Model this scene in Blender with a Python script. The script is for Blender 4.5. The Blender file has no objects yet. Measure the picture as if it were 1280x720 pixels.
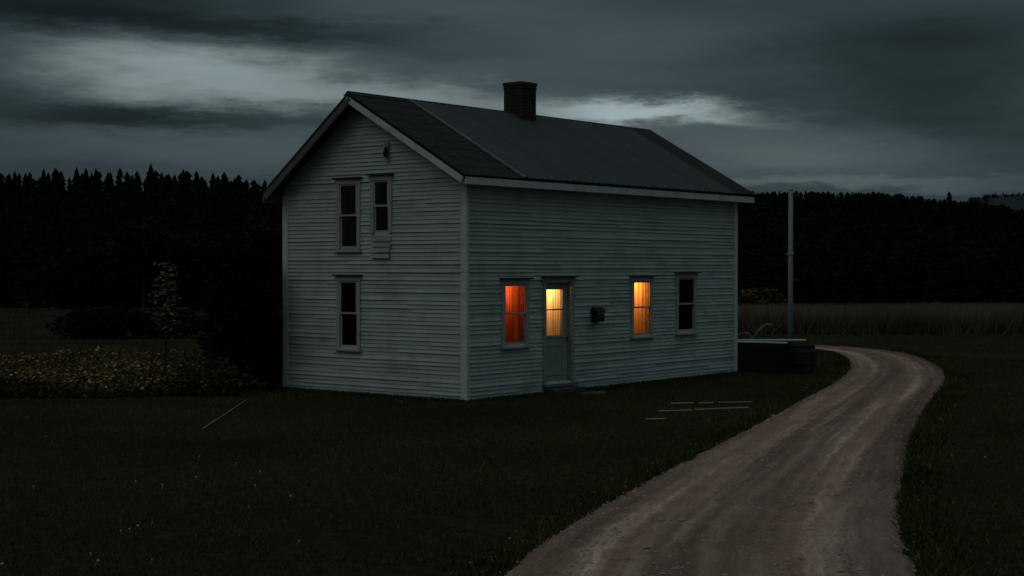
import bpy, math, random
import numpy as np
from mathutils import Vector, Matrix, noise as mnoise

random.seed(7)
rng = np.random.default_rng(11)
C = bpy.context.scene.collection
R = math.radians
scene = bpy.context.scene

# ------------------------------------------------------------------ helpers
class MB:
    """collects vertices and faces; build() links them as ONE mesh object"""
    def __init__(s):
        s.v = []; s.f = []
    def add(s, vs, fs):
        o = len(s.v); s.v += [tuple(p) for p in vs]; s.f += [tuple(i + o for i in f) for f in fs]
        return s
    def box(s, x0, x1, y0, y1, z0, z1, M=None):
        vs = [(x, y, z) for z in (z0, z1) for y in (y0, y1) for x in (x0, x1)]
        if M is not None: vs = [M @ Vector(p) for p in vs]
        return s.add(vs, [(0, 2, 3, 1), (4, 5, 7, 6), (0, 1, 5, 4), (2, 6, 7, 3), (0, 4, 6, 2), (1, 3, 7, 5)])
    def prism(s, pts0, pts1):
        n = len(pts0)
        return s.add(list(pts0) + list(pts1), [tuple(range(n))[::-1], tuple(range(n, 2 * n))] +
                     [(i, (i + 1) % n, (i + 1) % n + n, i + n) for i in range(n)])
    def tube(s, path, radii, n=8, cap=True):
        path = [Vector(p) for p in path]; rings = []
        for i, p in enumerate(path):
            d = (path[min(i + 1, len(path) - 1)] - path[max(i - 1, 0)]).normalized()
            a = d.cross(Vector((0.31, 0.87, 0.11))).normalized(); b = d.cross(a)
            r = radii[i] if hasattr(radii, '__len__') else radii
            rings.append([p + a * r * math.cos(t * 2 * math.pi / n) + b * r * math.sin(t * 2 * math.pi / n) for t in range(n)])
        vs = [q for r in rings for q in r]; fs = []
        for i in range(len(path) - 1):
            for t in range(n):
                fs.append((i * n + t, i * n + (t + 1) % n, (i + 1) * n + (t + 1) % n, (i + 1) * n + t))
        if cap:
            fs.append(tuple(range(n))[::-1]); fs.append(tuple((len(path) - 1) * n + t for t in range(n)))
        return s.add(vs, fs)
    def lathe(s, prof, cx, cy, n=24):
        vs = [(cx + r * math.cos(t * 2 * math.pi / n), cy + r * math.sin(t * 2 * math.pi / n), z) for r, z in prof for t in range(n)]
        fs = [(i * n + t, i * n + (t + 1) % n, (i + 1) * n + (t + 1) % n, (i + 1) * n + t)
              for i in range(len(prof) - 1) for t in range(n)]
        fs += [tuple(range(n))[::-1], tuple((len(prof) - 1) * n + t for t in range(n))]
        return s.add(vs, fs)
    def build(s, name, m, parent=None, smooth=False, bevel=0, uv=None):
        me = bpy.data.meshes.new(name)
        me.from_pydata([tuple(p) for p in s.v], [], s.f); me.update()
        if smooth:
            for p in me.polygons: p.use_smooth = True
        me.materials.append(m)
        o = bpy.data.objects.new(name, me); C.objects.link(o)
        if parent is not None: o.parent = parent
        if bevel:
            b = o.modifiers.new('bevel', 'BEVEL'); b.width = bevel; b.segments = 2; b.limit_method = 'ANGLE'
        return o

def npmesh(name, verts, nper, m, parent=None, cols=None):
    """faces of nper consecutive vertices each, straight from a numpy array"""
    verts = np.asarray(verts, dtype=np.float32).reshape(-1, 3); n = len(verts); nf = n // nper
    me = bpy.data.meshes.new(name)
    me.vertices.add(n); me.vertices.foreach_set('co', verts.ravel())
    me.loops.add(n); me.loops.foreach_set('vertex_index', np.arange(n, dtype=np.int32))
    me.polygons.add(nf); me.polygons.foreach_set('loop_start', np.arange(0, n, nper, dtype=np.int32))
    me.polygons.foreach_set('loop_total', np.full(nf, nper, dtype=np.int32))
    me.update(calc_edges=True); me.materials.append(m)
    o = bpy.data.objects.new(name, me); C.objects.link(o)
    if parent is not None: o.parent = parent
    return o

def tag(o, label=None, cat=None, group=None, kind=None):
    if label: o['label'] = label
    if cat: o['category'] = cat
    if group: o['group'] = group
    if kind: o['kind'] = kind
    return o

def empty(name, loc, rz=0):
    o = bpy.data.objects.new(name, None); C.objects.link(o)
    o.location = loc; o.rotation_euler = (0, 0, rz); o.empty_display_size = .2
    return o

def copy_tree(o, parent=None):
    c = o.copy(); C.objects.link(c); c.parent = parent
    for ch in list(o.children): copy_tree(ch, c)
    return c

# ------------------------------------------------------------------ materials
def mat(name, ca, cb=None, scale=3.0, rough=.85, bump=0.0, bscale=40.0, stretch=(1, 1, 1), spec=.3, contrast=.25,
        dirt=None, dscale=1.2, metallic=0.0, coord='Object'):
    m = bpy.data.materials.new(name); m.use_nodes = True; nt = m.node_tree; N = nt.nodes; L = nt.links
    b = N['Principled BSDF']; b.inputs['Roughness'].default_value = rough
    b.inputs['Specular IOR Level'].default_value = spec; b.inputs['Metallic'].default_value = metallic
    tc = N.new('ShaderNodeTexCoord'); mp = N.new('ShaderNodeMapping'); mp.inputs['Scale'].default_value = stretch
    L.new(tc.outputs[coord], mp.inputs['Vector'])
    nz = N.new('ShaderNodeTexNoise'); nz.inputs['Scale'].default_value = scale; nz.inputs['Detail'].default_value = 6
    L.new(mp.outputs[0], nz.inputs['Vector'])
    cr = N.new('ShaderNodeValToRGB'); cr.color_ramp.elements[0].position = .5 - contrast; cr.color_ramp.elements[1].position = .5 + contrast
    cr.color_ramp.elements[0].color = (*ca, 1); cr.color_ramp.elements[1].color = (*(cb or ca), 1)
    L.new(nz.outputs['Fac'], cr.inputs['Fac']); out = cr.outputs['Color']
    if dirt:
        n2 = N.new('ShaderNodeTexNoise'); n2.inputs['Scale'].default_value = dscale; n2.inputs['Detail'].default_value = 8
        n2.inputs['Roughness'].default_value = .7; L.new(mp.outputs[0], n2.inputs['Vector'])
        r2 = N.new('ShaderNodeValToRGB'); r2.color_ramp.elements[0].position = .5; r2.color_ramp.elements[1].position = .72
        r2.color_ramp.elements[1].color = (.75, .75, .75, 1)
        L.new(n2.outputs['Fac'], r2.inputs['Fac'])
        mx = N.new('ShaderNodeMix'); mx.data_type = 'RGBA'
        L.new(r2.outputs['Color'], mx.inputs[0]); L.new(out, mx.inputs[6]); mx.inputs[7].default_value = (*dirt, 1); out = mx.outputs[2]
    L.new(out, b.inputs['Base Color'])
    if bump:
        n3 = N.new('ShaderNodeTexNoise'); n3.inputs['Scale'].default_value = bscale; n3.inputs['Detail'].default_value = 5
        L.new(mp.outputs[0], n3.inputs['Vector']); bp = N.new('ShaderNodeBump'); bp.inputs['Strength'].default_value = bump
        bp.inputs['Distance'].default_value = .02
        L.new(n3.outputs['Fac'], bp.inputs['Height']); L.new(bp.outputs[0], b.inputs['Normal'])
    return m

def leafmat(name, ca, cb, scale=.6, trans=.25, hue_scale=None):
    """foliage: noise in object space picks between two greens, a little light passes through"""
    m = bpy.data.materials.new(name); m.use_nodes = True; nt = m.node_tree; N = nt.nodes; L = nt.links
    for n in list(N): N.remove(n)
    o = N.new('ShaderNodeOutputMaterial'); geo = N.new('ShaderNodeNewGeometry'); tc = N.new('ShaderNodeTexCoord')
    nz = N.new('ShaderNodeTexNoise'); nz.inputs['Scale'].default_value = scale; nz.inputs['Detail'].default_value = 4
    L.new(tc.outputs['Object'], nz.inputs['Vector'])
    ad = N.new('ShaderNodeMath'); ad.operation = 'MULTIPLY_ADD'; ad.inputs[1].default_value = .5
    L.new(geo.outputs['Random Per Island'], ad.inputs[0]); L.new(nz.outputs['Fac'], ad.inputs[2])
    cr = N.new('ShaderNodeValToRGB'); cr.color_ramp.elements[0].position = .45; cr.color_ramp.elements[1].position = 1.0
    cr.color_ramp.elements[0].color = (*ca, 1); cr.color_ramp.elements[1].color = (*cb, 1)
    L.new(ad.outputs[0], cr.inputs['Fac'])
    d = N.new('ShaderNodeBsdfDiffuse'); t = N.new('ShaderNodeBsdfTranslucent'); mx = N.new('ShaderNodeMixShader'); mx.inputs[0].default_value = trans
    L.new(cr.outputs[0], d.inputs[0]); L.new(cr.outputs[0], t.inputs[0]); L.new(d.outputs[0], mx.inputs[1]); L.new(t.outputs[0], mx.inputs[2])
    L.new(mx.outputs[0], o.inputs[0])
    return m

def glassmat():
    m = bpy.data.materials.new('window_glass'); m.use_nodes = True; N = m.node_tree.nodes; L = m.node_tree.links
    for n in list(N): N.remove(n)
    o = N.new('ShaderNodeOutputMaterial'); t = N.new('ShaderNodeBsdfTransparent'); g = N.new('ShaderNodeBsdfGlossy')
    t.inputs[0].default_value = (.86, .88, .86, 1); g.inputs['Roughness'].default_value = .04
    fr = N.new('ShaderNodeFresnel'); fr.inputs['IOR'].default_value = 1.45
    tc = N.new('ShaderNodeTexCoord'); nz = N.new('ShaderNodeTexNoise'); nz.inputs['Scale'].default_value = 2.5
    bp = N.new('ShaderNodeBump'); bp.inputs['Strength'].default_value = .12; bp.inputs['Distance'].default_value = .02
    L.new(tc.outputs['Object'], nz.inputs[0]); L.new(nz.outputs[0], bp.inputs['Height']); L.new(bp.outputs[0], g.inputs['Normal'])
    mx = N.new('ShaderNodeMixShader'); L.new(fr.outputs[0], mx.inputs[0]); L.new(t.outputs[0], mx.inputs[1]); L.new(g.outputs[0], mx.inputs[2])
    L.new(mx.outputs[0], o.inputs[0]); return m

def curtainmat(name, ca, cb, freq=30.0):
    """thin cloth lit from behind by the room lamp; ca/cb = thick and thin folds of the weave"""
    m = bpy.data.materials.new(name); m.use_nodes = True; N = m.node_tree.nodes; L = m.node_tree.links
    for n in list(N): N.remove(n)
    o = N.new('ShaderNodeOutputMaterial'); tc = N.new('ShaderNodeTexCoord'); mp = N.new('ShaderNodeMapping')
    mp.inputs['Scale'].default_value = (freq, 1, 1.1); L.new(tc.outputs['Object'], mp.inputs[0])
    nz = N.new('ShaderNodeTexNoise'); nz.inputs['Scale'].default_value = 1; nz.inputs['Detail'].default_value = 3; L.new(mp.outputs[0], nz.inputs[0])
    cr = N.new('ShaderNodeValToRGB'); cr.color_ramp.elements[0].position = .36; cr.color_ramp.elements[1].position = .62
    cr.color_ramp.elements[0].color = (*ca, 1); cr.color_ramp.elements[1].color = (*cb, 1); L.new(nz.outputs[0], cr.inputs[0])
    t = N.new('ShaderNodeBsdfTranslucent'); d = N.new('ShaderNodeBsdfDiffuse'); mx = N.new('ShaderNodeMixShader'); mx.inputs[0].default_value = .8
    L.new(cr.outputs[0], t.inputs[0]); L.new(cr.outputs[0], d.inputs[0]); L.new(d.outputs[0], mx.inputs[1]); L.new(t.outputs[0], mx.inputs[2])
    L.new(mx.outputs[0], o.inputs[0]); return m

M = dict(
    siding=mat('painted_clapboard', (.42, .50, .465), (.54, .61, .57), scale=1.4, rough=.75, bump=.2, bscale=60, stretch=(1, 1, 1.6), dirt=(.27, .31, .28), dscale=.9),
    trim=mat('painted_trim', (.62, .66, .65), (.72, .75, .74), scale=4, rough=.6, bump=.15, dirt=(.38, .38, .36), dscale=3),
    frame=mat('window_paint', (.40, .41, .39), (.50, .50, .48), scale=5, rough=.65, bump=.15, dirt=(.24, .22, .2), dscale=5),
    oldtrim=mat('weathered_door_paint', (.28, .33, .31), (.36, .41, .39), scale=2.2, rough=.7, bump=.2, dirt=(.2, .22, .2), dscale=3),
    darkwood=mat('dark_weathered_wood', (.014, .012, .011), (.03, .026, .023), scale=6, rough=.9, bump=.4),
    paleboard=mat('pale_bleached_board', (.22, .225, .215), (.38, .38, .365), scale=8, rough=.85, bump=.3, stretch=(.3, 3, 3)),
    bareboard=mat('bare_grey_board', (.13, .135, .13), (.21, .215, .21), scale=6, rough=.9, bump=.4),
    darkrake=mat('dark_rake_board', (.10, .095, .09), (.17, .165, .16), scale=5, rough=.9, bump=.3),
    lid=mat('galvanised_cap', (.05, .05, .048), (.09, .09, .085), scale=8, rough=.55, metallic=.4),
    roofdark=mat('old_tarred_roofing', (.022, .024, .024), (.042, .045, .043), scale=3, rough=.95, spec=.1, bump=.6, bscale=35, dirt=(.055, .06, .05), dscale=1.4),
    roofsheet=mat('weathered_sheet_metal', (.046, .054, .055), (.072, .084, .086), scale=1.3, rough=.8, spec=.2, bump=.5, bscale=14, dirt=(.038, .04, .038), dscale=2.2, stretch=(1.6, .5, .5)),
    rustroof=mat('rusted_roofing', (.024, .025, .025), (.05, .046, .043), scale=1.1, rough=.9, spec=.1, bump=.5, bscale=30, dirt=(.06, .042, .035), dscale=1.0),
    chimney=mat('sooty_brick', (.02, .017, .016), (.045, .032, .028), scale=5, rough=.95, bump=.6, bscale=25),
    stone=mat('foundation_stone', (.04, .042, .04), (.09, .09, .085), scale=5, rough=.95, bump=.6),
    slab=mat('door_slab_stone', (.05, .052, .05), (.10, .10, .095), scale=5, rough=.9, bump=.5),
    inner=mat('interior_plaster', (.11, .085, .06), (.16, .13, .09), scale=2),
    glass=glassmat(),
    mailbox=mat('black_mailbox_metal', (.012, .012, .012), (.025, .025, .025), scale=10, rough=.45, spec=.4),
    pole=mat('grey_pole_metal', (.22, .255, .245), (.30, .345, .33), scale=3, rough=.55, bump=.1, dirt=(.2, .22, .2)),
    barrel=mat('dark_barrel_steel', (.010, .011, .011), (.022, .022, .021), scale=4, rough=.7, dirt=(.06, .045, .035)),
    bark=mat('bark', (.02, .017, .014), (.045, .038, .032), scale=8, rough=.95, bump=.6),
    palebark=mat('pale_bark', (.2, .19, .17), (.34, .32, .29), scale=8, rough=.9, bump=.5),
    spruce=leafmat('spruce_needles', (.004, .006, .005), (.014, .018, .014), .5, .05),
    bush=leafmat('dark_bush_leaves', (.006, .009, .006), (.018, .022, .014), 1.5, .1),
    autumn=leafmat('dull_autumn_leaves', (.014, .014, .009), (.045, .038, .022), 1.0, .3),
    yellowleaf=leafmat('yellow_green_leaves', (.08, .08, .04), (.36, .32, .19), 1.4, .3),
    shrub=leafmat('olive_shrub_leaves', (.025, .028, .014), (.15, .13, .06), 2.0, .3),
    meadow=leafmat('meadow_leaves', (.04, .036, .018), (.135, .112, .055), .5, .2),
    orange=leafmat('orange_autumn_flowers', (.34, .12, .045), (.75, .46, .18), 2.5, .2),
    paleflower=mat('pale_petals', (.3, .3, .26), (.45, .45, .4), scale=30),
    grass=leafmat('lawn_blades', (.030, .032, .011), (.106, .106, .034), .35, .2),
    crop=leafmat('dry_crop_stalks', (.12, .088, .066), (.23, .17, .125), .25, .15),
    gravel=mat('gravel_stones', (.20, .145, .11), (.42, .33, .27), scale=9, rough=.95),
)

def brickmat():
    m = mat('sooty_brick_courses', (.02, .017, .016), (.05, .035, .03), scale=5, rough=.95); N = m.node_tree.nodes; L = m.node_tree.links
    tc = N.new('ShaderNodeTexCoord'); sp = N.new('ShaderNodeSeparateXYZ'); L.new(tc.outputs['Object'], sp.inputs[0])
    a = N.new('ShaderNodeMath'); a.operation = 'ADD'; L.new(sp.outputs[0], a.inputs[0]); L.new(sp.outputs[1], a.inputs[1])
    c = N.new('ShaderNodeCombineXYZ'); L.new(a.outputs[0], c.inputs[0]); L.new(sp.outputs[2], c.inputs[1])
    b = N.new('ShaderNodeTexBrick'); b.inputs['Scale'].default_value = 1; b.inputs['Brick Width'].default_value = .21; b.inputs['Row Height'].default_value = .073; b.inputs['Mortar Size'].default_value = .008
    b.inputs['Color1'].default_value = (.05, .03, .026, 1); b.inputs['Color2'].default_value = (.025, .018, .016, 1); b.inputs['Mortar'].default_value = (.06, .058, .055, 1)
    L.new(c.outputs[0], b.inputs[0]); L.new(b.outputs['Color'], N['Principled BSDF'].inputs['Base Color'])
    bp = N.new('ShaderNodeBump'); bp.inputs['Strength'].default_value = .8; bp.inputs['Distance'].default_value = .01; bp.invert = True; L.new(b.outputs['Fac'], bp.inputs['Height']); L.new(bp.outputs[0], N['Principled BSDF'].inputs['Normal'])
    return m
M['chimney'] = brickmat()

# ------------------------------------------------------------------ camera (2.4 m above the lawn, looking along +Y)
CAMZ = 2.4
cam_d = bpy.data.cameras.new('camera'); cam = bpy.data.objects.new('camera', cam_d); C.objects.link(cam); scene.camera = cam
cam.location = (0, 0, CAMZ); cam.rotation_euler = (R(90 - .7746), 0, 0)
cam_d.lens = 53.97; cam_d.sensor_width = 36; cam_d.clip_end = 5000

# ------------------------------------------------------------------ terrain
def sstep(a, b, x):
    t = np.clip((np.asarray(x, float) - a) / (b - a), 0, 1); return t * t * (3 - 2 * t)
def hz(x, y):
    x = np.asarray(x, float); y = np.asarray(y, float)
    A = 10.5 - 5.0 * sstep(66, 108, x) - 3.0 * sstep(108, 180, x)
    h = A * sstep(110, 300, y) - 8.0 * sstep(320, 480, y)
    far = sstep(50, 90, y) * (.25 * np.sin(x * .09 + 1) * np.sin(y * .07))
    near = .03 * np.sin(x * .7 + .5) * np.sin(y * .45) * sstep(4, 10, np.abs(x + 1)) * 0
    return h + far + near

def grid_axis(lo, hi, c, fine, growth=1.09):
    a = [c]; s = fine
    while a[-1] < hi: a.append(a[-1] + s); s = min(s * growth, 220)
    b = [c]; s = fine
    while b[-1] > lo: b.append(b[-1] - s); s = min(s * growth, 220)
    return sorted(set(b + a))
xs = grid_axis(-3500, 3500, 0, .8); ys = grid_axis(-600, 4200, 20, .8, 1.05)
gx, gy = np.meshgrid(xs, ys); gz = hz(gx, gy)
nx, ny = len(xs), len(ys)
g = MB(); g.v = list(zip(gx.ravel().tolist(), gy.ravel().tolist(), gz.ravel().tolist()))
g.f = [(j * nx + i, j * nx + i + 1, (j + 1) * nx + i + 1, (j + 1) * nx + i) for j in range(ny - 1) for i in range(nx - 1)]

def groundmat():
    m = bpy.data.materials.new('ground'); m.use_nodes = True; N = m.node_tree.nodes; L = m.node_tree.links
    b = N['Principled BSDF']; b.inputs['Roughness'].default_value = 1; b.inputs['Specular IOR Level'].default_value = .05
    tc = N.new('ShaderNodeTexCoord')
    def noise(sc, det=6, st=(1, 1, 1)):
        mp = N.new('ShaderNodeMapping'); mp.inputs['Scale'].default_value = st; L.new(tc.outputs['Object'], mp.inputs[0])
        n = N.new('ShaderNodeTexNoise'); n.inputs['Scale'].default_value = sc; n.inputs['Detail'].default_value = det; L.new(mp.outputs[0], n.inputs[0]); return n
    def ramp(src, p0, p1, c0, c1):
        r = N.new('ShaderNodeValToRGB'); r.color_ramp.elements[0].position = p0; r.color_ramp.elements[1].position = p1
        r.color_ramp.elements[0].color = (*c0, 1); r.color_ramp.elements[1].color = (*c1, 1); L.new(src, r.inputs[0]); return r
    big = ramp(noise(.22).outputs[0], .35, .68, (.019, .020, .009), (.042, .042, .019))
    fine = ramp(noise(7, 8).outputs[0], .3, .75, (.45, .45, .45), (1.3, 1.25, 1.1))
    mx = N.new('ShaderNodeMix'); mx.data_type = 'RGBA'; mx.blend_type = 'MULTIPLY'; mx.inputs[0].default_value = 1
    L.new(big.outputs[0], mx.inputs[6]); L.new(fine.outputs[0], mx.inputs[7])
    L.new(mx.outputs[2], b.inputs['Base Color'])
    bp = N.new('ShaderNodeBump'); bp.inputs['Strength'].default_value = .8; bp.inputs['Distance'].default_value = .05
    L.new(noise(12, 8).outputs[0], bp.inputs['Height']); L.new(bp.outputs[0], b.inputs['Normal'])
    return m
tag(g.build('ground', groundmat(), smooth=True), kind='structure')

# far hill on the right: a pale stubble slope with a thin line of trees along its crest
def far_h(x): return 30.4 + .8 * math.sin(x * .012) + .6 * math.sin(x * .05)
fh = MB(); fx = list(range(60, 700, 8)); prof = [(470, -6), (540, .45), (600, 1.0), (640, .98), (760, .2), (900, -6)]
for x in fx:
    t = float(sstep(112, 195, x))
    for (y, k) in prof: fh.v.append((x, y, (far_h(x) * k if k > 0 else k) * (t if k > 0 else 1)))
n = len(prof)
fh.f = [(i * n + j, (i + 1) * n + j, (i + 1) * n + j + 1, i * n + j + 1) for i in range(len(fx) - 1) for j in range(n - 1)]
tag(fh.build('far_hill', mat('stubble_field', (.036, .043, .040), (.052, .060, .055), scale=.02, rough=1, spec=.05), smooth=True), kind='structure')

fm = MB(); fxs = np.arange(-60, -7.5, 1.0); fys = np.arange(41, 84, 1.0)
for yy_ in fys:
    for xx_ in fxs: fm.v.append((float(xx_), float(yy_), float(hz(xx_, yy_)) + .03))
fm.f = [(j * len(fxs) + i, j * len(fxs) + i + 1, (j + 1) * len(fxs) + i + 1, (j + 1) * len(fxs) + i) for j in range(len(fys) - 1) for i in range(len(fxs) - 1)]
tag(fm.build('mown_field', mat('mown_field', (.016, .017, .011), (.034, .034, .023), scale=.35, rough=1, spec=.02, bump=.6, bscale=6), smooth=True), kind='structure')

# ------------------------------------------------------------------ driveway
def catmull(P, k=8):
    P = [np.array(p, float) for p in P]; out = []
    for i in range(len(P) - 1):
        p0 = P[max(i - 1, 0)]; p1 = P[i]; p2 = P[i + 1]; p3 = P[min(i + 2, len(P) - 1)]
        for t in np.linspace(0, 1, k, endpoint=False):
            out.append(.5 * ((2 * p1) + (-p0 + p2) * t + (2 * p0 - 5 * p1 + 4 * p2 - p3) * t ** 2 + (-p0 + 3 * p1 - 3 * p2 + p3) * t ** 3))
    out.append(P[-1]); return np.array(out)
RL = [(-2.2, -2), (-1.3, 4), (-.6, 8.5), (-.1, 11.9), (.42, 14.0), (1.35, 16.8), (2.45, 19.9), (3.75, 23.5), (5.2, 27.7), (6.7, 32.0), (7.85, 36.0), (8.6, 39.7), (8.85, 42.9), (8.3, 45.0), (6.6, 46.2), (3, 46.9)]
RR = [(1.4, -2), (1.9, 4), (2.5, 8.5), (3.2, 11.9), (3.7, 14.5), (4.55, 17.6), (5.5, 21.0), (7.0, 25.8), (8.9, 31.4), (10.0, 35.4), (10.6, 38.6), (10.95, 41.6), (10.75, 44.2), (9.6, 46.7), (7.4, 48.0), (3.4, 48.8)]
EL = catmull(RL, 24); ER = catmull(RR, 24)
NL = 29; verts = []; uvs = []; ln = 0
for i in range(len(EL)):
    if i: ln += float(np.linalg.norm((EL[i] + ER[i]) / 2 - (EL[i - 1] + ER[i - 1]) / 2))
    jl = .10 * mnoise.noise(Vector((ln * 1.7, 3, 0))) + .05 * mnoise.noise(Vector((ln * 6, 9, 0)))
    jr = .10 * mnoise.noise(Vector((ln * 1.7, 33, 0))) + .05 * mnoise.noise(Vector((ln * 6, 39, 0)))
    for j in range(NL):
        s = j / (NL - 1); s2 = s + jl * (1 - s) * .35 + jr * s * .35
        p = EL[i] * (1 - s2) + ER[i] * s2
        rut = -.035 * (math.exp(-((s - .27) / .09) ** 2) + math.exp(-((s - .73) / .09) ** 2))
        crown = .05 * (1 - (2 * s - 1) ** 2) + .012
        edge = .012 * mnoise.noise(Vector((ln * 2.5, s * 9, 5)))
        z = max(.006, crown + rut + edge) if 0 < j < NL - 1 else -.01
        verts.append((p[0], p[1], z)); uvs.append((s, ln))
rd = MB(); rd.v = verts
rd.f = [(i * NL + j, i * NL + j + 1, (i + 1) * NL + j + 1, (i + 1) * NL + j) for i in range(len(EL) - 1) for j in range(NL - 1)]
def roadmat():
    m = bpy.data.materials.new('gravel_road'); m.use_nodes = True; N = m.node_tree.nodes; L = m.node_tree.links
    b = N['Principled BSDF']; b.inputs['Roughness'].default_value = .95; b.inputs['Specular IOR Level'].default_value = .15
    uv = N.new('ShaderNodeUVMap'); uv.uv_map = 'UVMap'; tc = N.new('ShaderNodeTexCoord')
    def noise(src, sc, det, st, rg=.5):
        mp = N.new('ShaderNodeMapping'); mp.inputs['Scale'].default_value = st; L.new(src, mp.inputs[0])
        n = N.new('ShaderNodeTexNoise'); n.inputs['Scale'].default_value = sc; n.inputs['Detail'].default_value = det; n.inputs['Roughness'].default_value = rg
        L.new(mp.outputs[0], n.inputs[0]); return n.outputs[0]
    def ramp(src, *stops):
        r = N.new('ShaderNodeValToRGB'); e = r.color_ramp.elements
        while len(e) < len(stops): e.new(.5)
        for q, (p, c) in zip(e, stops): q.position = p; q.color = (*c, 1)
        L.new(src, r.inputs[0]); return r.outputs[0]
    def mul(a, c, f=1.0):
        x = N.new('ShaderNodeMix'); x.data_type = 'RGBA'; x.blend_type = 'MULTIPLY'; x.inputs[0].default_value = f; L.new(a, x.inputs[6]); L.new(c, x.inputs[7]); return x.outputs[2]
    g1 = lambda v: (v, v, v)
    streak = ramp(noise(uv.outputs[0], 1, 5, (11, .10, 1), .65), (.30, (.20, .116, .080)), (.5, (.31, .192, .140)), (.68, (.54, .375, .288)))
    # packed lighter wheel tracks, darker soil between, darker edges, most at the right: all run along the road
    sep = N.new('ShaderNodeSeparateXYZ'); L.new(uv.outputs[0], sep.inputs[0])
    wob = N.new('ShaderNodeMath'); wob.operation = 'MULTIPLY_ADD'; wob.inputs[1].default_value = .10
    L.new(noise(uv.outputs[0], 1, 2, (.5, .22, 1)), wob.inputs[0]); L.new(sep.outputs[0], wob.inputs[2])
    track = ramp(wob.outputs[0], (.04, g1(.80)), (.17, g1(.78)), (.26, g1(1.25)), (.33, g1(1.15)), (.42, g1(.78)), (.60, g1(.70)), (.70, g1(1.1)), (.78, g1(1.25)), (.86, g1(.75)), (1.0, g1(.50)))
    c = mul(streak, track)
    c = mul(c, ramp(noise(tc.outputs['Object'], 28, 6, (1, 1, 1), .75), (.3, g1(.76)), (.7, g1(1.2))))
    c = mul(c, ramp(noise(tc.outputs['Object'], 1.3, 4, (1, 1, 1)), (.3, g1(.85)), (.7, g1(1.12))))
    L.new(c, b.inputs['Base Color'])
    vo = N.new('ShaderNodeTexVoronoi'); vo.inputs['Scale'].default_value = 45; L.new(tc.outputs['Object'], vo.inputs[0])
    bp = N.new('ShaderNodeBump'); bp.inputs['Strength'].default_value = .7; bp.inputs['Distance'].default_value = .012; bp.invert = True
    L.new(vo.outputs['Distance'], bp.inputs['Height'])
    b2 = N.new('ShaderNodeBump'); b2.inputs['Strength'].default_value = .6; b2.inputs['Distance'].default_value = .04
    L.new(noise(uv.outputs[0], 1, 6, (16, .9, 1), .6), b2.inputs['Height']); L.new(bp.outputs[0], b2.inputs['Normal']); L.new(b2.outputs[0], b.inputs['Normal'])
    return m
ro = rd.build('road', roadmat(), smooth=True); tag(ro, kind='structure')
ul = ro.data.uv_layers.new(name='UVMap')
for lp in ro.data.loops: ul.data[lp.index].uv = uvs[lp.vertex_index]

def road_bounds(y):
    """x of the left and right edge of the driveway at distance y (first pass, before the far bend)"""
    y = np.asarray(y, float)
    il = EL[:, 1].argmax() if False else len(EL)
    yl, xl = EL[:24 * 13, 1], EL[:24 * 13, 0]; yr, xr = ER[:24 * 13, 1], ER[:24 * 13, 0]
    return np.interp(y, yl, xl), np.interp(y, yr, xr)
def on_road(x, y, pad=0.0):
    l, r = road_bounds(y)
    a = (x > l - pad) & (x < r + pad) & (y < 44.5)
    b = (x > 2) & (x < 9.6) & (y > 45.2 + (9 - x) * .28 - pad) & (y < 47.0 + (9.6 - x) * .3 + pad)
    return a | b

# gravel: small stones, thicker along the edges
octa = np.array([(1, 0, 0), (0, 1, 0), (0, 0, 1), (0, 1, 0), (-1, 0, 0), (0, 0, 1), (-1, 0, 0), (0, -1, 0), (0, 0, 1), (0, -1, 0), (1, 0, 0), (0, 0, 1)], float)
k = 11000; yy = 9.5 + 26 * rng.random(k) ** 1.8; l, r = road_bounds(yy)
s = np.where(rng.random(k) < .55, rng.random(k), np.where(rng.random(k) < .75, rng.normal(.02, .05, k), rng.normal(.98, .05, k)))
xx = l + (r - l) * s; sz = rng.uniform(.006, .018, k) * (1 + (rng.random(k) < .04) * 1.1)
ang = rng.random(k) * 6.28; P = octa[None] * sz[:, None, None] * np.stack([rng.uniform(.7, 1.4, k), rng.uniform(.7, 1.4, k), rng.uniform(.5, .9, k)], 1)[:, None]
ca, sa = np.cos(ang)[:, None], np.sin(ang)[:, None]
Pz = .05 * (1 - (2 * np.clip(s, 0, 1) - 1) ** 2) + .008
P = np.stack([P[..., 0] * ca - P[..., 1] * sa + xx[:, None], P[..., 0] * sa + P[..., 1] * ca + yy[:, None], P[..., 2] + Pz[:, None]], -1)
tag(npmesh('gravel', P, 3, M['gravel']), 'loose pale gravel scattered over the winding dirt driveway', 'gravel', kind='stuff')

# ------------------------------------------------------------------ farmhouse
HX, HY, HA = -.811, 27.409, R(51.71)
W, LEN, WT = 4.68, 9.51, 4.0
RIDGE_B, RIDGE_Z = 2.577, 5.66
EAVE_B, EAVE_Z = -.27, 4.04
REAR_B, REAR_Z = 4.93, 3.86
house = empty('farmhouse', (HX, HY, 0), HA)
tag(house, 'pale clapboard farmhouse with a gabled roof and glowing panes beside the dirt driveway', 'house')
ch_, sh_ = math.cos(HA), math.sin(HA)
def in_house(x, y, pad=.1):
    a = (x - HX) * ch_ + (y - HY) * sh_; b = -(x - HX) * sh_ + (y - HY) * ch_
    return (a > -pad) & (a < LEN + pad) & (b > -pad) & (b < W + pad)
def to_world(a, b, z=0): return (HX + a * ch_ - b * sh_, HY + a * sh_ + b * ch_, z)

def roof_under(b):   # underside height of the roof above gable coordinate b
    if b < RIDGE_B: z = EAVE_Z + (RIDGE_Z - EAVE_Z) * (b - EAVE_B) / (RIDGE_B - EAVE_B)
    else: z = REAR_Z + (RIDGE_Z - REAR_Z) * (REAR_B - b) / (REAR_B - RIDGE_B)
    return z - .10

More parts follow.
